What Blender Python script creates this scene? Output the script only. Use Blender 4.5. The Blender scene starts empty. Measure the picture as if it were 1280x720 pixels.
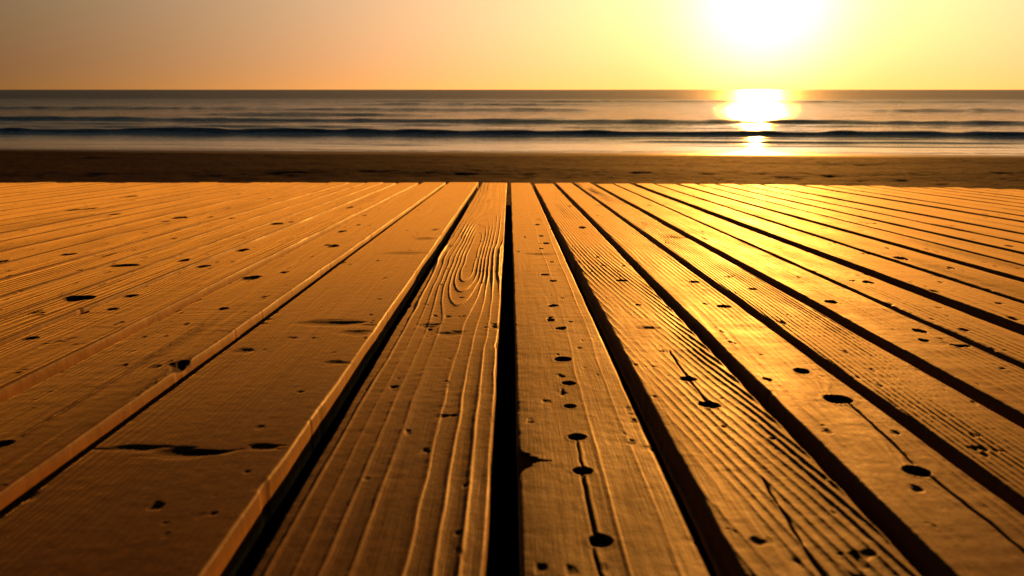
import bpy, math, random
import numpy as np
from mathutils import Vector

random.seed(7)
rng = np.random.RandomState(11)
scene = bpy.context.scene
COL = scene.collection

# ------------------------------------------------------------------ measurements (metres)
CAM_Z = 2.17                      # lens above the sea
DECK_H = 0.30                     # lens above the boards
PITCH = math.atan(0.248)          # camera looks down
SLOPE = math.atan(0.248) - math.atan(0.188)   # deck falls towards the sea
FOCAL = 1000.0 / 1280.0 * 36.0
SUN_AZ = math.radians(16.7)       # right of the line of the boards
SUN_EL = math.radians(5.1)
# gaps between the boards, across the deck: (right edge of one board, left edge of the next)
GAPS = [(-3.9741, -3.9637), (-3.8447, -3.8373), (-3.7215, -3.7127), (-3.6087, -3.5962), (-3.4771, -3.464), (-3.3483, -3.3386), (-3.2346, -3.2273), (-3.108, -3.0986), (-2.9831, -2.9702), (-2.8661, -2.8534), (-2.7341, -2.725), (-2.6096, -2.6023), (-2.4982, -2.4881), (-2.3687, -2.3555), (-2.2402, -2.228), (-2.1239, -2.1153), (-1.9958, -1.9882), (-1.8732, -1.8625), (-1.7583, -1.7473), (-1.6331, -1.6203), (-1.5049, -1.4921), (-1.3706, -1.3596), (-1.2424, -1.2296), (-1.0989, -1.0861), (-0.982, -0.9679), (-0.8639, -0.8511), (-0.7631, -0.7503), (-0.6197, -0.5891), (-0.439, -0.4106), (-0.2149, -0.1832), (-0.0183, 0.0078), (0.1392, 0.1633), (0.2897, 0.3101), (0.4167, 0.435), (0.5403, 0.5678), (0.6822, 0.6945), (0.7967, 0.8303), (0.9432, 0.9585), (1.0837, 1.1111), (1.2149, 1.2363), (1.3431, 1.3675), (1.4774, 1.4958), (1.6179, 1.6423), (1.74, 1.7491), (1.856, 1.8865), (1.9903, 2.0113), (2.1303, 2.1428), (2.2466, 2.2568), (2.3657, 2.385), (2.5024, 2.5216), (2.6226, 2.6327), (2.747, 2.7597), (2.8726, 2.8937), (2.9951, 3.0115), (3.1296, 3.1388), (3.2462, 3.2619), (3.3668, 3.3881), (3.507, 3.5203), (3.6231, 3.6329)]
FEATURES = [(0.078, 1.416, 0.0101, 0.0101, 1, 'hole'),
  (0.068, 1.3, 0.008, 0.008, 1, 'hole'),
  (0.082, 1.24, 0.0089, 0.0089, 1, 'hole'),
  (0.073, 1.061, 0.0132, 0.0132, 1, 'hole'),
  (0.073, 0.952, 0.0089, 0.0089, 1, 'hole'),
  (0.068, 0.868, 0.0077, 0.0077, 1, 'hole'),
  (0.068, 0.772, 0.0098, 0.0098, 1, 'hole'),
  (0.066, 0.688, 0.0095, 0.0095, 1, 'hole'),
  (0.069, 0.559, 0.0103, 0.0103, 1, 'hole'),
  (0.095, 2.793, 0.0126, 0.0126, 1, 'hole'),
  (0.097, 2.469, 0.0112, 0.0112, 1, 'hole'),
  (0.105, 2.297, 0.0127, 0.0127, 1, 'hole'),
  (0.086, 2.178, 0.0088, 0.0088, 1, 'hole'),
  (0.102, 1.935, 0.0068, 0.0068, 1, 'hole'),
  (0.076, 1.749, 0.0115, 0.0115, 1, 'hole'),
  (0.092, 1.669, 0.0102, 0.0102, 1, 'hole'),
  (0.077, 2.064, 0.0604, 0.029, 0.5, 'dent'),
  (0.017, 0.711, 0.0166, 0.0209, 2.2, 'dent'),
  (0.227, 0.976, 0.0101, 0.0101, 1, 'hole'),
  (0.229, 0.876, 0.0119, 0.0119, 1, 'hole'),
  (0.235, 1.43, 0.0058, 0.0058, 1, 'hole'),
  (0.267, 0.771, 0.0037, 0.0037, 1, 'hole'),
  (0.239, 1.679, 0.0136, 0.0136, 1, 'hole'),
  (0.225, 1.885, 0.0076, 0.0076, 1, 'hole'),
  (0.225, 2.028, 0.0082, 0.0082, 1, 'hole'),
  (0.245, 2.717, 0.0164, 0.0372, 1, 'hole'),
  (0.3, 2.428, 0.0061, 0.0061, 1, 'hole'),
  (0.222, 1.249, 0.0154, 0.0137, 0.5, 'dent'),
  (0.399, 3.598, 0.0323, 0.0647, 0.6, 'dent'),
  (0.268, 3.576, 0.0125, 0.0125, 1, 'hole'),
  (0.383, 0.891, 0.0168, 0.0168, 1.2, 'hole'),
  (0.373, 0.687, 0.0124, 0.0124, 1.0, 'hole'),
  (0.387, 1.409, 0.013, 0.013, 1, 'hole'),
  (0.39, 1.66, 0.0118, 0.0118, 1, 'hole'),
  (0.382, 1.007, 0.0094, 0.0128, 0.6, 'hole'),
  (0.325, 0.969, 0.006, 0.0085, 0.6, 'hole'),
  (0.501, 2.428, 0.0611, 0.0498, 0.6, 'dent'),
  (0.487, 1.578, 0.0112, 0.0112, 1, 'hole'),
  (0.65, 1.232, 0.0089, 0.0134, 0.7, 'hole'),
  (0.625, 1.171, 0.0072, 0.0097, 0.7, 'hole'),
  (0.661, 1.138, 0.0129, 0.0092, 0.7, 'hole'),
  (0.719, 1.232, 0.0089, 0.008, 0.8, 'hole'),
  (0.597, 1.451, 0.0119, 0.0184, 0.6, 'hole'),
  (0.732, 1.679, 0.0068, 0.0068, 1, 'hole'),
  (0.756, 1.66, 0.0135, 0.019, 0.7, 'hole'),
  (0.986, 1.987, 0.0161, 0.0337, 0.8, 'hole'),
  (1.039, 2.178, 0.0066, 0.0066, 1, 'hole'),
  (1.405, 2.227, 0.0101, 0.0101, 1, 'hole'),
  (1.031, 1.838, 0.0093, 0.0174, 0.7, 'hole'),
  (-0.367, 0.744, 0.0433, 0.0083, 0.5, 'dent'),
  (-0.304, 0.734, 0.0427, 0.0131, 0.9, 'dent'),
  (-0.246, 0.746, 0.0276, 0.0073, 0.6, 'dent'),
  (-0.281, 1.288, 0.0661, 0.0233, 0.8, 'dent'),
  (-0.24, 1.217, 0.0213, 0.0183, 0.5, 'dent'),
  (-0.382, 1.116, 0.015, 0.0177, 0.6, 'dent'),
  (-0.239, 1.049, 0.0185, 0.0099, 0.5, 'dent'),
  (-0.259, 2.409, 0.0412, 0.049, 0.5, 'dent'),
  (-0.276, 2.101, 0.0572, 0.0376, 0.4, 'dent'),
  (-0.13, 1.265, 0.0169, 0.0169, 0.8, 'dent'),
  (-0.025, 1.265, 0.0117, 0.0169, 0.9, 'dent'),
  (-0.094, 1.217, 0.0225, 0.0183, 0.5, 'dent'),
  (-0.444, 1.033, 0.0182, 0.0249, 1.7, 'dent'),
  (-0.442, 1.053, 0.012, 0.0199, 1.5, 'dent'),
  (-0.444, 0.917, 0.0029, 0.0168, 0.5, 'dent'),
  (-0.444, 0.936, 0.0029, 0.0175, 0.5, 'dent'),
  (-0.443, 0.955, 0.003, 0.0182, 0.5, 'dent'),
  (-0.446, 0.979, 0.0031, 0.019, 0.5, 'dent'),
  (-0.446, 1.0, 0.0031, 0.0198, 0.5, 'dent'),
  (-0.512, 1.402, 0.0086, 0.0086, 1, 'hole'),
  (-0.512, 1.792, 0.0109, 0.0109, 1, 'hole'),
  (-0.611, 2.227, 0.0112, 0.0112, 1, 'hole'),
  (-0.563, 1.724, 0.0192, 0.0307, 0.4, 'hole'),
  (-0.497, 2.244, 0.0204, 0.0342, 0.5, 'hole'),
  (-0.571, 3.146, 0.011, 0.011, 1, 'hole'),
  (-0.531, 2.804, 0.0098, 0.0098, 1, 'hole'),
  (-0.519, 2.262, 0.0091, 0.0091, 1, 'hole'),
  (-0.548, 2.598, 0.0157, 0.0341, 0.5, 'hole'),
  (-0.506, 0.755, 0.0104, 0.0106, 1.0, 'hole'),
  (-0.706, 1.395, 0.01, 0.01, 1, 'hole'),
  (-0.73, 1.516, 0.0155, 0.0155, 1, 'hole'),
  (-0.728, 1.879, 0.0181, 0.0181, 1, 'hole'),
  (-0.726, 2.162, 0.0196, 0.0318, 0.7, 'hole'),
  (-0.755, 1.375, 0.0169, 0.0298, 1.3, 'hole'),
  (-0.729, 1.186, 0.0098, 0.01, 0.6, 'hole'),
  (-0.812, 1.489, 0.0342, 0.0342, 1, 'hole'),
  (-0.807, 1.961, 0.0139, 0.0263, 0.7, 'hole'),
  (-0.919, 1.891, 0.0344, 0.0245, 0.8, 'hole'),
  (-1.017, 2.419, 0.0073, 0.0073, 1, 'hole'),
  (-1.154, 2.078, 0.0189, 0.0189, 1, 'hole'),
  (-1.243, 1.961, 0.0139, 0.0263, 0.8, 'hole'),
  (-1.256, 2.93, 0.0147, 0.0147, 1, 'hole'),
  (-1.264, 3.065, 0.0276, 0.0472, 0.8, 'hole'),
  (-1.057, 3.034, 0.0137, 0.0137, 1, 'hole'),
  (-1.15, 3.081, 0.0123, 0.0123, 1, 'hole'),
  (-1.332, 2.754, 0.0097, 0.0097, 1, 'hole'),
  (-1.832, 3.376, 0.027, 0.057, 0.8, 'hole'),
  (-1.801, 3.434, 0.024, 0.059, 0.5, 'hole'),
  (-1.573, 3.196, 0.0256, 0.0512, 0.5, 'hole'),
  (-1.964, 4.141, 0.0309, 0.091, 0.9, 'hole'),
  (-1.197, 4.004, 0.016, 0.016, 1, 'hole'),
  (-0.79, 2.888, 0.0116, 0.0116, 1, 'hole'),
  (-0.822, 2.82, 0.0311, 0.0401, 0.6, 'hole'),
  (-0.964, 4.874, 0.0145, 0.0145, 1, 'hole'),
  (-0.702, 3.514, 0.014, 0.0617, 0.5, 'hole')]
CRACKS = [([(0.067, 0.761), (0.066, 0.687)], 1.5, 2.0), ([(0.065, 0.678), (0.065, 0.637), (0.065, 0.6), (0.065, 0.575), (0.067, 0.56)], 2.5, 3), ([(0.061, 0.543), (0.062, 0.526), (0.063, 0.508)], 2, 2.0), ([(0.229, 1.107), (0.227, 1.03), (0.227, 0.976), (0.229, 0.876)], 2, 2.0), ([(0.227, 0.669), (0.224, 0.634), (0.222, 0.593), (0.219, 0.549), (0.218, 0.508)], 1.5, 1.8), ([(0.39, 0.882), (0.387, 0.823), (0.383, 0.759), (0.378, 0.709)], 2, 2), ([(0.38, 0.683), (0.379, 0.629), (0.381, 0.587), (0.378, 0.532)], 2.2, 2), ([(-0.501, 0.776), (-0.506, 0.836), (-0.5, 0.891), (-0.499, 0.965), (-0.505, 1.081), (-0.531, 1.277)], 2, 1.5), ([(-0.881, 1.553), (-0.827, 1.402), (-0.808, 1.277)], 1.5, 1)]
SUN_E = 4.2; SUN_C = (1.0, 0.365, 0.05); EXPO = 1.2; SHEEN = 0.30; SPEC = 0.075
SKY_TINT = (0.10, 0.13, 0.18)
HAZE = 4.1; RED_H = 0.05; RED = (0.75, 0.18, -0.52); FADE_H = 0.045; FLOOR = 0.015
# (angular width in degrees, falloff power, colour)
GLOWS = [(4.5, 2.1, (1.2, 1.05, 0.98)), (7.0, 1.0, (0.30, 0.10, 0.06)), (36.0, 2.0, (1.14, 0.71, 0.46))]
# line along which the boards end
END_X = [-9.0, -3.5, -1.74, -0.88, 0.0, 0.85, 1.66, 2.39, 3.03, 6.0]
END_Y = [5.5, 5.49, 5.49, 5.50, 5.46, 5.345, 5.21, 5.01, 4.76, 4.2]

# ------------------------------------------------------------------ helpers
TAB = rng.rand(512, 512)

def vnoise(x, y, seed=0):
    """smooth value noise in -1..1"""
    x = np.asarray(x, float) + seed * 17.13
    y = np.asarray(y, float) + seed * 31.77
    xi = np.floor(x).astype(int); yi = np.floor(y).astype(int)
    fx = x - xi; fy = y - yi
    fx = fx * fx * fx * (fx * (fx * 6 - 15) + 10); fy = fy * fy * fy * (fy * (fy * 6 - 15) + 10)
    a = TAB[xi % 512, yi % 512]; b = TAB[(xi + 1) % 512, yi % 512]
    c = TAB[xi % 512, (yi + 1) % 512]; d = TAB[(xi + 1) % 512, (yi + 1) % 512]
    return ((a * (1 - fx) + b * fx) * (1 - fy) + (c * (1 - fx) + d * fx) * fy) * 2 - 1

def fbm(x, y, seed=0, n=3):
    s = 0; a = 1; t = 0
    for k in range(n):
        s = s + a * vnoise(x * 2 ** k, y * 2 ** k, seed + k * 3.7); t += a; a *= 0.5
    return s / t

def sstep(a, b, x):
    t = np.clip((x - a) / (b - a), 0, 1)
    return t * t * (3 - 2 * t)

def mesh_from(name, co, faces4, mat, attrs=None, smooth=True, extra=()):
    """co (n,3), faces4 (m,4) quads, extra = ngons"""
    me = bpy.data.meshes.new(name)
    co = np.ascontiguousarray(co, dtype=np.float32)
    nq = len(faces4)
    loops = faces4.astype(np.int32).ravel()
    starts = np.arange(nq, dtype=np.int32) * 4
    for e in extra:
        starts = np.append(starts, np.int32(len(loops)))
        loops = np.append(loops, np.asarray(e, dtype=np.int32))
    me.vertices.add(len(co)); me.vertices.foreach_set('co', co.ravel())
    me.loops.add(len(loops)); me.loops.foreach_set('vertex_index', loops)
    me.polygons.add(len(starts)); me.polygons.foreach_set('loop_start', starts)
    sm = np.full(len(starts), smooth, dtype=bool)
    if extra: sm[nq:] = False
    me.polygons.foreach_set('use_smooth', sm)
    for k, v in (attrs or {}).items():
        at = me.attributes.new(k, 'FLOAT', 'POINT')
        at.data.foreach_set('value', np.ascontiguousarray(v, dtype=np.float32).ravel())
    me.update(calc_edges=True); me.validate()
    me.materials.append(mat)
    return me

def link(name, me, parent=None):
    o = bpy.data.objects.new(name, me); COL.objects.link(o)
    if parent: o.parent = parent
    return o

def grid_faces(nu, nv, wrap=False):
    """rows nv, columns nu, index = r*nu + c"""
    c = np.arange(nu if wrap else nu - 1); r = np.arange(nv - 1)
    C, R = np.meshgrid(c, r)
    C2 = (C + 1) % nu
    return np.stack([R * nu + C, R * nu + C2, (R + 1) * nu + C2, (R + 1) * nu + C], -1).reshape(-1, 4)

class NT:
    def __init__(self, tree): self.t = tree; self.n = tree.nodes; self.l = tree.links
    def add(self, typ, ins=None, **kw):
        nd = self.n.new(typ)
        for k, v in kw.items(): setattr(nd, k, v)
        for k, v in (ins or {}).items(): self.put(nd, k, v)
        return nd
    def put(self, nd, k, v):
        s = nd.inputs[k]
        if isinstance(v, bpy.types.NodeSocket): self.l.new(v, s)
        else:
            if isinstance(v, tuple) and len(v) == 3 and s.type == 'RGBA': v = v + (1,)
            s.default_value = v
    def math(self, op, a, b=0.0, c=None, clamp=False):
        nd = self.add('ShaderNodeMath', operation=op, use_clamp=clamp)
        self.put(nd, 0, a); self.put(nd, 1, b)
        if c is not None: self.put(nd, 2, c)
        return nd.outputs[0]
    def mix(self, f, a, b):
        nd = self.add('ShaderNodeMix', data_type='RGBA')
        self.put(nd, 0, f); self.put(nd, 6, a); self.put(nd, 7, b)
        return nd.outputs[2]
    def rng(self, v, a, b, c=0.0, d=1.0, smooth=False):
        nd = self.add('ShaderNodeMapRange', {'Value': v, 1: a, 2: b, 3: c, 4: d}, interpolation_type='SMOOTHSTEP' if smooth else 'LINEAR')
        return nd.outputs[0]
    def noise(self, vec, scale, detail=3.0, rough=0.5, dist=0.0):
        return self.add('ShaderNodeTexNoise', {'Vector': vec, 'Scale': scale, 'Detail': detail, 'Roughness': rough, 'Distortion': dist}).outputs[0]
    def mapping(self, vec, scale=(1, 1, 1), loc=(0, 0, 0)):
        return self.add('ShaderNodeMapping', {'Vector': vec, 'Scale': scale, 'Location': loc}).outputs[0]

def new_mat(name):
    m = bpy.data.materials.new(name); m.use_nodes = True
    m.node_tree.nodes.clear()
    t = NT(m.node_tree)
    b = t.add('ShaderNodeBsdfPrincipled'); o = t.add('ShaderNodeOutputMaterial')
    t.l.new(b.outputs[0], o.inputs[0])
    return m, t, b

# ------------------------------------------------------------------ materials
def wood_material():
    m, t, b = new_mat('weathered_pine')
    tc = t.add('ShaderNodeTexCoord').outputs['Object']
    rnd = t.add('ShaderNodeObjectInfo').outputs['Random']
    off = t.add('ShaderNodeCombineXYZ', {0: t.math('MULTIPLY', rnd, 37.0), 1: t.math('MULTIPLY', rnd, 91.0), 2: 0.0}).outputs[0]
    p = t.add('ShaderNodeVectorMath', {0: tc, 1: off}, operation='ADD').outputs[0]
    ring = t.add('ShaderNodeAttribute', attribute_name='ring').outputs['Fac']
    stain_shade = t.add('ShaderNodeAttribute', attribute_name='stain_shade').outputs['Fac']
    fibre = t.noise(t.mapping(p, (420, 9, 60)), 1.0, 3, 0.6)
    fibre2 = t.noise(t.mapping(p, (1500, 40, 200)), 1.0, 2, 0.6)
    blot = t.noise(t.mapping(p, (14, 3.5, 14)), 1.0, 4, 0.55)
    speck = t.noise(t.mapping(p, (260, 90, 100)), 1.0, 3, 0.65)
    early = t.mix(blot, (0.032, 0.0125, 0.0024), (0.062, 0.026, 0.0055))
    late = t.mix(blot, (0.055, 0.017, 0.003), (0.085, 0.028, 0.005))
    col = t.mix(t.math('MULTIPLY', ring, 0.75), early, late)
    col = t.mix(t.rng(fibre, 0.45, 0.75, 0, 0.45), col, (0.08, 0.032, 0.010))
    col = t.mix(t.rng(speck, 0.64, 0.76, 0, 0.5), col, (0.09, 0.04, 0.018))
    val = t.math('ADD', 0.72, t.math('MULTIPLY', rnd, 0.5))
    col = t.add('ShaderNodeHueSaturation', {'Color': col, 'Value': val, 'Hue': 0.5, 'Saturation': 1.0}).outputs[0]
    side = t.add('ShaderNodeAttribute', attribute_name='flank').outputs['Fac']   # board sides coloured lighter to strengthen the sunlit edge strips
    col = t.mix(t.math('MULTIPLY', side, 0.62), col, t.mix(fibre, (0.12, 0.05, 0.012), (0.30, 0.135, 0.035)))
    col = t.mix(stain_shade, col, (0.014, 0.008, 0.005))
    t.put(b, 'Base Color', col)
    rough = t.math('ADD', t.rng(blot, 0.3, 0.7, 0.57, 0.71), t.math('MULTIPLY', t.math('SUBTRACT', fibre, 0.5), 0.22))
    rough = t.math('ADD', rough, t.math('MULTIPLY', stain_shade, 0.35), clamp=True)
    t.put(b, 'Roughness', rough)
    t.put(b, 'Specular IOR Level', SPEC)
    t.put(b, 'Specular Tint', (1.0, 0.82, 0.6))
    # raised grey fibres catch light at a glancing angle
    t.put(b, 'Sheen Weight', t.math('MULTIPLY', t.math('SUBTRACT', 1.0, stain_shade), SHEEN)); t.put(b, 'Sheen Roughness', 0.24); t.put(b, 'Sheen Tint', (1.0, 0.76, 0.32))
    h = t.math('ADD', t.math('MULTIPLY', fibre, 0.6), t.math('MULTIPLY', fibre2, 0.25))
    h = t.math('ADD', h, t.math('MULTIPLY', t.noise(t.mapping(p, (90, 55, 60)), 1.0, 3, 0.6), 0.8))
    bp = t.add('ShaderNodeBump', {'Strength': 0.8, 'Distance': 0.0007, 'Height': h})
    t.put(b, 'Normal', bp.outputs[0])
    return m

def metal_material():
    m, t, b = new_mat('rusted_steel')
    tc = t.add('ShaderNodeTexCoord').outputs['Object']
    n = t.noise(tc, 400, 4, 0.6)
    t.put(b, 'Base Color', t.mix(n, (0.03, 0.018, 0.012), (0.11, 0.06, 0.035)))
    t.put(b, 'Metallic', 0.4); t.put(b, 'Roughness', t.rng(n, 0.3, 0.7, 0.5, 0.8))
    bp = t.add('ShaderNodeBump', {'Strength': 0.6, 'Distance': 0.0005, 'Height': n}); t.put(b, 'Normal', bp.outputs[0])
    return m

def sand_material():
    m, t, b = new_mat('beach_sand')
    tc = t.add('ShaderNodeTexCoord').outputs['Object']
    z = t.add('ShaderNodeSeparateXYZ', {0: tc}).outputs[2]
    n1 = t.noise(t.mapping(tc, (0.25, 0.6, 0.5)), 1.0, 5, 0.6)
    n2 = t.noise(tc, 30.0, 5, 0.7)
    n3 = t.noise(tc, 5.0, 5, 0.65)
    dry = t.mix(n1, (0.021, 0.016, 0.016), (0.038, 0.029, 0.028))
    dry = t.mix(t.rng(n2, 0.45, 0.75, 0, 0.6), dry, (0.03, 0.018, 0.012))
    wetn = t.math('ADD', z, t.math('MULTIPLY', t.math('SUBTRACT', n1, 0.5), 0.14))
    wet = t.rng(wetn, 0.02, 0.32, 1.0, 0.0, True)
    col = t.mix(wet, dry, (0.026, 0.015, 0.010))
    t.put(b, 'Base Color', col)
    t.put(b, 'Roughness', t.rng(wet, 0, 1, 0.92, 0.34))
    t.put(b, 'Specular IOR Level', 0.5)
    t.put(b, 'Specular IOR Level', t.rng(wet, 0, 1, 0.006, 0.22))
    h = t.math('ADD', t.math('MULTIPLY', n3, 0.05), t.math('MULTIPLY', n2, 0.012))
    bp = t.add('ShaderNodeBump', {'Strength': t.rng(wet, 0, 1, 1.0, 0.12), 'Distance': 1.0, 'Height': h})
    t.put(b, 'Normal', bp.outputs[0])
    return m

def water_material():
    m, t, b = new_mat('sea_water')
    tc = t.add('ShaderNodeTexCoord').outputs['Object']
    off = t.add('ShaderNodeAttribute', attribute_name='offshore').outputs['Fac']
    foam_a = t.add('ShaderNodeAttribute', attribute_name='foam').outputs['Fac']
    w1 = t.noise(t.mapping(tc, (0.05, 0.7, 1)), 1.0, 4, 0.55, 0.3)
    w2 = t.noise(t.mapping(tc, (0.13, 3.2, 1)), 1.0, 4, 0.6, 0.2)
    w3 = t.noise(t.mapping(tc, (0.9, 12, 1)), 1.0, 3, 0.6)
    h = t.math('ADD', t.math('MULTIPLY', w1, 0.50), t.math('MULTIPLY', w2, 0.2))
    h = t.math('ADD', h, t.math('MULTIPLY', w3, 0.012))
    amp = t.math('ADD', t.rng(off, 4.0, 45.0, 0.04, 1.0), t.rng(off, 40.0, 150.0, 0.0, -0.8))
    bp = t.add('ShaderNodeBump', {'Strength': 1.0, 'Distance': 1.0, 'Height': t.math('MULTIPLY', h, amp)})
    t.put(b, 'Normal', bp.outputs[0])
    fn = t.noise(t.mapping(tc, (1.2, 3.5, 1)), 1.0, 5, 0.7)
    foam = t.math('MULTIPLY', foam_a, t.rng(fn, 0.38, 0.62, 0, 1))
    t.put(b, 'Base Color', t.mix(foam, (0.016, 0.022, 0.024), (0.75, 0.75, 0.75)))
    t.put(b, 'Roughness', t.math('ADD', t.rng(foam, 0, 1, 0.06, 0.7), t.rng(off, 20.0, 200.0, 0.0, 0.3)))
    t.put(b, 'IOR', 1.333); t.put(b, 'Specular IOR Level', 0.2)
    return m

WOOD = wood_material(); METAL = metal_material(); SAND = sand_material(); WATER = water_material()

# ------------------------------------------------------------------ the beach and the sea
def waterline(x):
    return 29.0 - 0.086 * np.clip(x, -60, 60) + 0.35 * vnoise(x / 7.0, x * 0, 3) + 0.1 * vnoise(x / 2.1, x * 0, 4)

def stretch(lim_in, step, lim_out, growth=1.10):
    a = list(np.arange(0, lim_in, step)); s = step
    while a[-1] < lim_out: s *= growth; a.append(a[-1] + s)
    a = np.array(a); return np.concatenate([-a[:0:-1], a])

def make_beach():
    xs = stretch(22, 0.11, 9000, 1.12)
    ys = np.concatenate([-np.geomspace(1500, 8, 24), np.arange(-7.5, 5, 0.25), np.arange(5, 12, 0.07), np.arange(12, 33, 0.14), np.arange(33.5, 60, 1.0), np.geomspace(62, 14000, 16)])
    X, Y = np.meshgrid(xs, ys)
    tilt = 0.086 * np.clip(X, -60, 60) * sstep(7, 24, Y)
    yy = Y + tilt
    z = np.where(yy < 29, (29 - yy) * 0.058, (29 - yy) * 0.035)
    z = np.clip(z, -4, 2.1)
    amp = sstep(0.05, 0.5, z)
    lump = 0.014 * fbm(X * 0.9, Y * 1.4, 5, 3) + 0.013 * fbm(X * 5.2, Y * 6.2, 6, 3) + 0.06 * fbm(X * 0.13, Y * 0.3, 8, 2)
    foot = np.clip(fbm(X * 3.1, Y * 2.6, 9, 2) - 0.25, 0, 1) * 0.02      # trodden hollows
    z = z + amp * (lump - foot) * sstep(2.0, 8.0, Y) + amp * 0.3 * lump
    z = z - 0.02 * (1 - sstep(-1, 6, Y))
    co = np.stack([X, Y, z], -1).reshape(-1, 3)
    o = link('beach_sand', mesh_from('beach_sand', co, grid_faces(len(xs), len(ys)), SAND))
    o['kind'] = 'structure'; o['label'] = 'dark brown trodden sand beach between the boardwalk and the sea'
make_beach()

def make_sea():
    xs = stretch(55, 0.32, 15000, 1.10)
    ss = np.concatenate([np.arange(-4, 34, 0.13), np.arange(34, 130, 0.45), np.geomspace(130.5, 15000, 380)])
    X, S = np.meshgrid(xs, ss)
    Y = waterline(X) + S
    z = np.zeros_like(X); foam = np.zeros_like(X)
    # breakers: distance offshore, height, front width, back width, wander, presence seed
    for k, (s0, a, wf, wb, wan, keep) in enumerate([
            (3.2, 0.035, 0.25, 0.8, 0.7, 0.2), (5.8, 0.11, 0.35, 1.2, 0.9, 0.25), (8.3, 0.06, 0.4, 1.0, 0.8, 0.2), (11.2, 0.27, 0.55, 2.4, 1.0, 0.8),
            (14.2, 0.07, 0.5, 1.2, 1.2, 0.3), (18.5, 0.10, 0.7, 1.6, 1.6, 0.3), (22.5, 0.09, 0.7, 1.8, 1.4, 0.3),
            (27.5, 0.27, 0.9, 3.6, 1.9, 0.7), (34, 0.10, 1.0, 3, 2.0, 0.3), (43, 0.22, 1.4, 5, 2.5, 0.35), (60, 0.26, 2, 7, 4, 0.3),
            (86, 0.28, 2.5, 9, 6, 0.3), (122, 0.3, 3, 12, 8, 0.3)]):
        c = s0 + wan * fbm(X / (9 + s0), X * 0, 20 + k, 2) + 0.25 * vnoise(X / 2.3, X * 0, 40 + k)
        d = S - c
        prof = np.where(d < 0, np.exp(-(d / wf) ** 2), np.exp(-(d / wb) ** 2))
        pres = keep + (1 - keep) * sstep(-0.25, 0.5, vnoise(X / (7 + s0 * 0.35), X * 0 + k, 60 + k))
        if keep < 0.5: pres = sstep(-0.2, 0.6, vnoise(X / (6 + s0 * 0.3), X * 0 + k, 60 + k))
        z += a * prof * pres * (1 + 0.2 * vnoise(X / 1.3, X * 0, 80 + k))
        if k in (1, 3, 7):
            foam += 0.6 * np.exp(-((d + wf * 1.6) / (wf * 0.8)) ** 2) * pres
    z += 0.030 * sstep(3, 20, S) * fbm(X / 5.5, S / 1.1, 90, 3)
    z += 0.05 * sstep(30, 90, S) * (1 - sstep(900, 2000, S)) * fbm(X / 14, S / 5, 95, 3)
    Sp = np.maximum(S, 1.0)
    z += 0.0007 * np.minimum(Sp, 2500) * sstep(12, 40, S) * fbm(X / (0.12 * Sp + 3), np.log(Sp) * 22, 97, 3)
    foam += 0.9 * np.exp(-((S - 0.5 - 0.3 * fbm(X / 1.7, X * 0, 98, 2)) / 0.3) ** 2)
    foam += 0.5 * np.exp(-((S - 2.3 - 0.8 * fbm(X / 5, X * 0, 99, 3)) / 0.22) ** 2) * sstep(-0.2, 0.4, vnoise(X / 6, X * 0, 101))
    co = np.stack([X, Y, z], -1).reshape(-1, 3)
    o = link('sea', mesh_from('sea', co, grid_faces(len(xs), len(ss)), WATER, {'offshore': S, 'foam': np.clip(foam, 0, 1)}))
    o['kind'] = 'structure'; o['label'] = 'calm grey sea with low waves rolling in under the setting sun'
make_sea()

# ------------------------------------------------------------------ the deck
deck = bpy.data.objects.new('boardwalk', None); COL.objects.link(deck)
deck.location = (0, -DECK_H * math.sin(SLOPE), CAM_Z - DECK_H * math.cos(SLOPE))
deck.rotation_euler = (-SLOPE, 0, 0.003)
deck['label'] = 'weathered golden brown plank boardwalk leading down to the beach'
deck['category'] = 'boardwalk'

THICK = 0.038
CLEAR = 0.640
# grain character of each board near the lens: ring pitch, heart offset, heart depth, relief, waviness
CHAR = {0: dict(p=.0170, s0=.002, d0=.022, amp=.0011, wav=.6, arch=(.006, .036, -.060), kn=[], label='wide middle board with swirling arched grain and raised ridges'),
        1: dict(p=.034, s0=-.03, d0=.03, amp=.0006, wav=.9, kn=[], label='board pierced by a long row of round dark holes'),
        2: dict(p=.0105, s0=-.075, d0=.015, amp=.0009, wav=.7, skew=-.13, kn=[], label='board with slanting wavy ridges right of the row of holes'),
        3: dict(p=.0085, s0=-.055, d0=.03, amp=.0007, wav=.7, kn=[(.022, .90, .012, 4.0), (.01, .685, .012, 4.0)], label='board with a square notch and a round plug'),
        4: dict(p=.0075, s0=.06, d0=.015, amp=.0008, wav=.7, skew=.03, kn=[]),
        5: dict(p=.0100, s0=-.05, d0=.03, amp=.0005, wav=.7, kn=[(.03, 1.18, .012, 4.0)]),
        -1: dict(p=.0062, s0=.035, d0=.02, amp=.00013, wav=1.9, kn=[(.05, .80, .01, 4.0)], label='widest board with a long dark dent across it'),
        -2: dict(p=.0066, s0=.05, d0=.02, amp=.00013, wav=1.9, kn=[(.04, 1.03, .016, 4.0)], label='board with a dark splintered knot at its edge')}

edges = []
for i in range(len(GAPS) - 1):
    edges.append((GAPS[i][1], GAPS[i + 1][0]))
mid = min(range(len(edges)), key=lambda i: abs((edges[i][0] + edges[i][1]) / 2 + 0.10))

def row_positions(xc, yend, dens=520.0):
    """denser where the lens sees the board closely"""
    dv = max(0.44, (abs(xc) - 0.12) / CLEAR * 0.93)
    rows = list(np.arange(-1.1, dv, 0.03)); y = dv
    fine = 0.00125
    while y < yend:
        rows.append(y); y += max(fine, min(0.012, y * y / dens))
    rows.append(yend)
    return np.array(rows), dv

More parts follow.
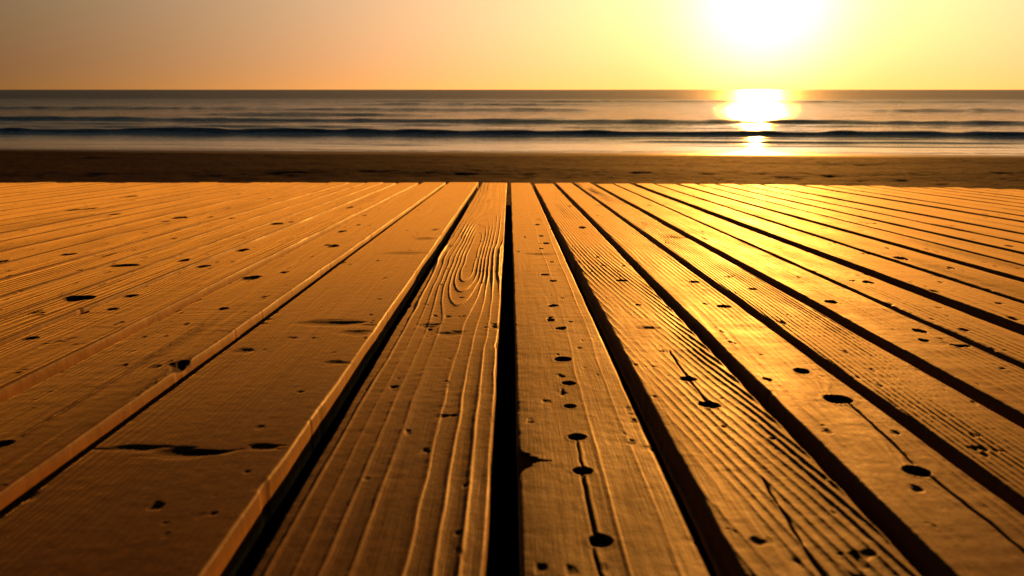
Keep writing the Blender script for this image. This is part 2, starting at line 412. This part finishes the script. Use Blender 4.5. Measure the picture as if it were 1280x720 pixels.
def make_plank(i):
    x0, x1 = edges[i]
    w = x1 - x0; xc = (x0 + x1) / 2; k = i - mid
    yend = float(np.interp(xc, END_X, END_Y)) + random.choice((-0.06, -0.02, 0.0, 0.01, 0.04)) + random.uniform(-0.012, 0.012)
    ch = dict(p=random.uniform(.006, .011), s0=random.uniform(-.06, .06), d0=random.uniform(.015, .035), amp=random.uniform(.0003, .0007), wav=random.uniform(.5, 1.0), kn=[])
    if random.random() < 0.6: ch['kn'] = [(random.uniform(-.03, .03), random.uniform(1.5, 4.5), random.uniform(.008, .016), random.uniform(3, 7))]
    ch.update(CHAR.get(k, {}))
    ys, dv = row_positions(xc, yend, 1300.0 if k == 0 else 520.0)
    nx = int(np.clip(w * 900.0 / dv * 1.0, 26, 190 if abs(k) < 2 else 150))
    r = 0.0035                                          # worn arris
    u = np.linspace(-w / 2 + r, w / 2 - r, nx)
    a = np.radians([90, 62, 32, 8])
    # closed cross-section, left side up, over the top, right side down
    sx = np.concatenate([[-w / 2, -w / 2, -w / 2], -w / 2 + r - r * np.cos(np.radians([12, 40, 70])), u, w / 2 - r + r * np.cos(np.radians([70, 40, 12])), [w / 2, w / 2, w / 2]])
    sz = np.concatenate([[-THICK, -0.024, -0.012], -r + r * np.sin(np.radians([12, 40, 70])), u * 0, -r + r * np.sin(np.radians([70, 40, 12])), [-0.012, -0.024, -THICK]])
    n = len(sx)
    S, Y = np.meshgrid(sx, ys); Z = np.broadcast_to(sz, S.shape).copy()
    topm = np.clip((Z + 0.007) / 0.007, 0, 1)            # 1 on the face, 0 down the sides
    sd = k * 3.1 + 200
    # growth rings cut nearly flat: distance from a wandering heart line
    hx = ch['s0'] + ch.get('skew', 0.0) * 1.2 * np.tanh((Y - 0.8) / 1.2) + 0.018 * ch['wav'] * fbm(Y * 0.9, Y * 0, sd, 2)
    hd = ch['d0'] + 0.020 * ch['wav'] * fbm(Y * 0.8, Y * 0 + 5, sd + 1, 2)
    rad = np.sqrt((S - hx) ** 2 + hd ** 2)
    rad = rad + 0.0046 * ch['wav'] * fbm(S * 22, Y * 2.2, sd + 2, 3) + 0.0010 * fbm(S * 60, Y * 14, sd + 3, 3)
    kdark = np.zeros_like(S)
    for (ks, ky, kr, el) in ch['kn']:
        q = np.sqrt(((S - ks) / kr) ** 2 + ((Y - ky) / (kr * el)) ** 2)
        qk = np.sqrt(((S - ks) / (kr * 0.4)) ** 2 + ((Y - ky) / (kr * 0.6)) ** 2)
        rad = rad + kr * 1.5 * np.exp(-(q / 1.1) ** 2)
        kdark += np.exp(-qk ** 4) * (0.4 if kr > .03 else 1.0)
    if 'arch' in ch:                                      # nested arches where the saw cut through a swelling
        ac, aw, aa = ch['arch']
        env = sstep(1.30, 1.85, Y + 2.0 * (S - ac) ** 2 / aw) - sstep(2.3, 3.3, Y - 4.0 * (S - ac) ** 2 / aw)
        rad = rad + aa * np.exp(-((S - ac) / aw) ** 2) * env
        rad = rad + 0.004 * np.exp(-((Y - 2.0) / 0.5) ** 2) * fbm(S * 25, Y * 7, sd + 31, 2)
    ph = rad / ch['p'] * (1 + 0.12 * fbm(S * 6, Y * 0.5, sd + 4, 2))
    f = ph - np.floor(ph)
    wr = min(0.26, 0.0022 / ch['p'])
    late = np.exp(-((f - 0.55) / np.where(f < 0.55, wr, wr * 0.45)) ** 2)
    broad = np.exp(-((f - 0.5) / 0.3) ** 2)
    z = (1.7 if k == 0 else 1.25) * ch['amp'] * (0.85 * late + 0.45 * broad - 0.35) * np.clip(0.65 + 0.9 * fbm(S * 18, Y * 1.6, sd + 5, 3), 0.45 if k == 0 else 0.05, 1.5) * (1 + (0.9 * np.exp(-((Y - 2.1) / 0.7) ** 4) if k == 0 else 0))
    Sw = S + 0.014 * fbm(S * 9, Y * 1.5, sd + 61, 3) + 0.012 * vnoise(Y * 0.6, Y * 0, sd + 62)
    z += 0.0009 * fbm(S * 11, Y * 2.5, sd + 6, 2)
    if k < 0: z += 0.00034 * fbm(Sw * 55, Y * 3.4, sd + 51, 2) * np.clip(0.3 + 1.6 * fbm(S * 14, Y * 2.2, sd + 52, 2), 0, 1.2)
    z += 0.00030 * fbm(Sw * 85, Y * 5, sd + 7, 2) * (0.5 + np.clip(1.5 * fbm(S * 9, Y * 3, sd + 17, 2), 0, 1))
    z += 0.00016 * fbm(S * 60, Y * 90, sd + 8, 3)
    z += 0.0007 * fbm(S * 9, Y * 24, sd + 18, 3) * np.clip(fbm(S * 4, Y * 1.3, sd + 19, 2) + 0.25, 0, 1)
    chips = np.clip(fbm(S * 45, Y * 30, sd + 9, 3) - 0.60, 0, 1)
    z -= chips * 0.006
    if k in (0, -1, -2, -3): z += 0.00010 * np.sin(Y * 2 * math.pi / 0.0042 + 3 * vnoise(S * 8, Y * 9, sd)) * sstep(0.0, .4, fbm(S * 9, Y * 2, sd + 11, 2))
    z -= 0.0008 * kdark
    stain_shade = 0.55 * kdark + np.clip(chips * 3, 0, 0.7)
    tops = np.ones_like(S)
    hole_mask = np.zeros_like(S)
    nails = []
    for (fx, fy, rx, ry, dep, kind) in FEATURES:
        s = fx - xc
        if abs(s) > w / 2 + rx * 0.3 or not (x0 - 0.012 < fx < x1 + 0.012): continue
        if abs(s) > w / 2 - rx and kind == 'hole' and rx < 0.016: s = math.copysign(w / 2 - rx - 0.002, s)
        if dep >= 2: continue
        if kind == 'dent' and fy > 1.0: ry = min(ry, 0.034)
        if kind == 'hole' and fy > 1.45: rx *= 0.85; ry *= 0.8
        wob = 1 + ((0.16 if fy < 1.1 else 0.42) if kind == 'hole' else 0.7) * fbm((S - s) / rx * 1.1, (Y - fy) / ry * 1.1, fx * 50 + fy * 7, 2)
        q = np.sqrt(((S - s) / rx) ** 2 + ((Y - fy) / ry) ** 2) / wob
        if kind == 'hole':
            depth = min(0.0075, rx * 0.75) * dep
            rx_ = max(rx, 0.0035)
            m_ = 1 - sstep(0.74, 1.02, q)
            z -= depth * m_
            z += 0.0002 * np.exp(-((q - 1.15) / 0.2) ** 2)
            stain_shade = np.maximum(stain_shade, 0.97 * (1 - sstep(0.80, 1.12, q)))
            hole_mask = np.maximum(hole_mask, m_)
            if dep >= 1 and rx >= 0.0095 and fy < 1.2: nails.append((s, fy, depth, rx))
        else:
            depth = 0.0032 * dep
            m_ = 1 - sstep(0.1, 1.25, q)
            z -= depth * m_
            stain_shade = np.maximum(stain_shade, min(0.9, 0.55 * dep + 0.2) * (1 - sstep(0.4, 1.1, q)))
            hole_mask = np.maximum(hole_mask, m_)
    for q_ in range(random.randint(3, 7)):               # small dings, worm holes, resin pockets
        s_ = random.uniform(-w * .42, w * .42); y_ = random.uniform(max(.6, dv), yend - .1); r_ = random.uniform(.0018, .0055)
        el = random.choice((1, 1, 2.5, 5)); wd = random.choice((1, 1, 2.5))
        wob = 1 + 0.6 * fbm((S - s_) / r_ * .8, (Y - y_) / r_ * .5, s_ * 90 + y_, 2)
        wob = np.clip(wob, 0.6, 1.5)
        q = np.sqrt(((S - s_) / (r_ * wd)) ** 2 + ((Y - y_) / (r_ * el)) ** 2) / wob
        z -= 0.0028 * np.exp(-q ** 2); stain_shade = np.maximum(stain_shade, 0.75 * np.exp(-(q / 1.0) ** 4))
    for (pts, cw, dep) in CRACKS:
        if not (x0 < pts[0][0] < x1): continue
        P = np.array(pts); P[:, 0] -= xc
        cx = np.interp(Y, P[:, 1][::-1], P[:, 0][::-1]) + 0.0008 * vnoise(Y * 60, Y * 0, sd)
        inside = sstep(P[:, 1].min() - 0.012, P[:, 1].min() + 0.008, Y) * (1 - sstep(P[:, 1].max() - 0.008, P[:, 1].max() + 0.012, Y))
        g = np.exp(-((S - cx) / (cw * 0.0005)) ** 2) * inside
        z -= 0.0012 * dep * g; stain_shade = np.maximum(stain_shade, 0.3 * g)
        z += 0.0005 * np.exp(-((S - cx - 0.003) / 0.002) ** 2) * inside
    z *= topm
    Z = Z + z
    # ragged, splintered arrises
    e = np.clip(1 - (w / 2 - np.abs(S)) / 0.012, 0, 1)
    rag = 0.0013 * fbm(Y * 9, S * 0 + np.sign(S) * 9, sd + 12, 2) + 0.00025 * fbm(Y * 70, np.sign(S) * 5, sd + 13, 2)
    nick = np.clip(fbm(Y * 22, np.sign(S) * 3, sd + 14, 3) - 0.45, 0, 1) * 0.006
    Sx = S - np.sign(S) * e * (nick) + e * rag
    Z = Z - e * np.abs(rag) * 0.6 * topm - e * nick * 0.5 * topm
    # boards are never dead straight or level
    for (fx, fy, rx, ry, dep, kind) in FEATURES:       # bites broken right out of an edge
        if dep < 2 or not (x0 - 0.02 < fx < x1 + 0.02): continue
        sg = 1.0 if fx > xc else -1.0
        wobble = 1 + 0.7 * fbm(Y / 0.009, Z * 60, sd + 21, 3)
        deep = (1.9 if k == 1 else 1.15) * rx * np.exp(-np.abs((Y - fy) / (ry * 0.7)) ** 1.5) * wobble
        lim_ = w / 2 - deep
        hit = (Sx * sg > lim_) & (deep > 0.0004)
        Sx = np.where(hit, sg * (lim_ + 0.0006 * (Sx * sg - lim_) / (deep + 1e-6)), Sx)
        Z = np.where(hit & (Z > -0.02), Z - 0.002, Z)
    bow = 0.0012 * fbm(Y * 0.5, Y * 0, sd + 15, 2)
    lift = random.uniform(-0.0012, 0.0012); roll = random.uniform(-0.006, 0.006)
    Z = Z + lift + roll * S + 0.0008 * fbm(Y * 0.7, Y * 0 + 3, sd + 16, 2)
    co = np.stack([Sx + bow, Y, Z], -1).reshape(-1, 3)
    nr = len(ys)
    # front to back winding so that normals look up
    faces = grid_faces(n, nr, wrap=True)
    ring_attr = late * topm
    end0 = list(range(n))[::-1]; end1 = [(nr - 1) * n + c for c in range(n)]
    me = mesh_from('plank', co, faces, WOOD, {'ring': ring_attr, 'flank': (1 - topm) * (Z > -0.030), 'stain_shade': np.clip(stain_shade * topm + 0.0 * (1 - topm) + 0.35 * (1 - topm) * np.clip(fbm(Y * 40, S * 0 + Z * 90, sd + 41, 3) - 0.1, 0, 1), 0, 1)}, True, [end0, end1])
    o = link('plank', me, deck); o.location = (xc, 0, 0)
    if 'label' in ch: o['label'] = ch['label']
    return o, nails, lift

def nail_mesh():
    """a sunken round nail head, slightly domed, on a short shank"""
    prof = [(0.0, 0.0011), (0.35, 0.0010), (0.7, 0.0007), (0.92, 0.0002), (1.0, -0.0006), (0.9, -0.0016), (0.42, -0.0020), (0.40, -0.012), (0.0, -0.014)]
    nseg = 24; co = []
    for (r_, z_) in prof:
        for j in range(nseg):
            a = 2 * math.pi * j / nseg; rr = r_ * 0.0046
            co.append((rr * math.cos(a), rr * math.sin(a), z_))
    return mesh_from('nail', np.array(co), grid_faces(nseg, len(prof), True), METAL)
NAIL = nail_mesh()

for i in range(len(edges)):
    o, nails, lift = make_plank(i)
    for (s, y, d, r_) in nails:
        nl = bpy.data.objects.new('nail', NAIL); COL.objects.link(nl); nl.parent = o
        nl.location = (s + 0.0008, y, -d + 0.0007 + lift)
        sc = min(1.25, (r_ * 0.60) / 0.0046); nl.scale = (sc, sc, 1)

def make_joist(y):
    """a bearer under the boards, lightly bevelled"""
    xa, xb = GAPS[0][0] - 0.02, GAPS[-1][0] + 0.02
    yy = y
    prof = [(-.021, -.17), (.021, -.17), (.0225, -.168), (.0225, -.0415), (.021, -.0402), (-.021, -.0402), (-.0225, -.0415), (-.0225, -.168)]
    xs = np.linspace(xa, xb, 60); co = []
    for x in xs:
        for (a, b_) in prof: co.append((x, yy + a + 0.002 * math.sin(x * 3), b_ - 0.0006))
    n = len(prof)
    me = mesh_from('joist', np.array(co), grid_faces(n, len(xs), True)[:, ::-1], WOOD, {'ring': np.ones(len(co)), 'stain_shade': np.full(len(co), 0.93)}, False, [list(range(n)), [(len(xs) - 1) * n + c for c in range(n)][::-1]])  # joists coloured near-black: painted shade, keeps the gaps between boards black
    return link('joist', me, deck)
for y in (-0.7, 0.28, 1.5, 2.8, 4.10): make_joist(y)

# ------------------------------------------------------------------ light
sun = bpy.data.lights.new('sun', 'SUN'); sun.energy = SUN_E; sun.angle = math.radians(0.53); sun.color = SUN_C
so = bpy.data.objects.new('sun', sun); COL.objects.link(so)
d = Vector((math.sin(SUN_AZ) * math.cos(SUN_EL), math.cos(SUN_AZ) * math.cos(SUN_EL), math.sin(SUN_EL)))
so.rotation_euler = d.to_track_quat('Z', 'Y').to_euler(); so.location = d * 50

world = bpy.data.worlds.new('World'); scene.world = world; world.use_nodes = True
world.node_tree.nodes.clear(); t = NT(world.node_tree)
sky = t.add('ShaderNodeTexSky', sky_type='NISHITA', sun_disc=False, sun_elevation=SUN_EL, sun_rotation=SUN_AZ, altitude=0, air_density=1.6, dust_density=4.0, ozone_density=1.0)
vec = t.add('ShaderNodeTexCoord').outputs['Generated']
nrm = t.add('ShaderNodeVectorMath', {0: vec}, operation='NORMALIZE').outputs[0]
dot = t.add('ShaderNodeVectorMath', {0: nrm, 1: tuple(d)}, operation='DOT_PRODUCT').outputs['Value']
ang = t.math('ARCCOSINE', t.math('MINIMUM', dot, 0.999999))
z = t.add('ShaderNodeSeparateXYZ', {0: nrm}).outputs[2]
# evening air: light scattered forward round the low sun, reddened close to the horizon, fading towards the zenith
def vscale(f, col): return t.add('ShaderNodeVectorMath', {0: col, 3: f}, operation='SCALE').outputs[0]
def vop(op, a, b_): return t.add('ShaderNodeVectorMath', {0: a, 1: b_}, operation=op).outputs[0]
def glow(width, power):
    q = t.math('POWER', t.math('DIVIDE', ang, math.radians(width)), power)
    return t.math('EXPONENT', t.math('MULTIPLY', q, -1.0))
zc = t.math('MAXIMUM', z, 0.0)
low = t.math('EXPONENT', t.math('MULTIPLY', zc, -1.0 / RED_H))
high = t.math('ADD', t.math('MULTIPLY', t.math('EXPONENT', t.math('MULTIPLY', t.math('MAXIMUM', t.math('SUBTRACT', z, 0.10), 0.0), -1.0 / FADE_H)), 1 - FLOOR), FLOOR)
haze = None
for (wd, pw, c) in GLOWS:
    g_ = vscale(glow(wd, pw), c)
    haze = g_ if haze is None else vop('ADD', haze, g_)
redden = vop('ADD', (1.0, 1.0, 1.0), vscale(low, RED))
haze = vscale(t.math('MULTIPLY', high, HAZE), vop('MULTIPLY', haze, redden))
total = vop('ADD', haze, vop('MULTIPLY', sky.outputs[0], SKY_TINT))
bg = t.add('ShaderNodeBackground', {'Color': total, 'Strength': 0.10})
out = t.add('ShaderNodeOutputWorld'); t.l.new(bg.outputs[0], out.inputs[0])

# ------------------------------------------------------------------ camera and output
cam = bpy.data.cameras.new('camera'); cam.lens = FOCAL; cam.sensor_width = 36; cam.clip_start = 0.02; cam.clip_end = 40000
cam.dof.use_dof = True; cam.dof.focus_distance = 1.7; cam.dof.aperture_fstop = 8.0
co_ = bpy.data.objects.new('camera', cam); COL.objects.link(co_)
co_.location = (0, 0, CAM_Z); co_.rotation_euler = (math.pi / 2 - PITCH, 0, 0)
scene.camera = co_
scene.render.engine = 'CYCLES'
scene.view_settings.view_transform = 'Standard'; scene.view_settings.look = 'None'
scene.view_settings.gamma = 1; scene.view_settings.exposure = EXPO
scene.view_settings.use_curve_mapping = False
scene.cycles.max_bounces = 6
scene.cycles.use_denoising = True
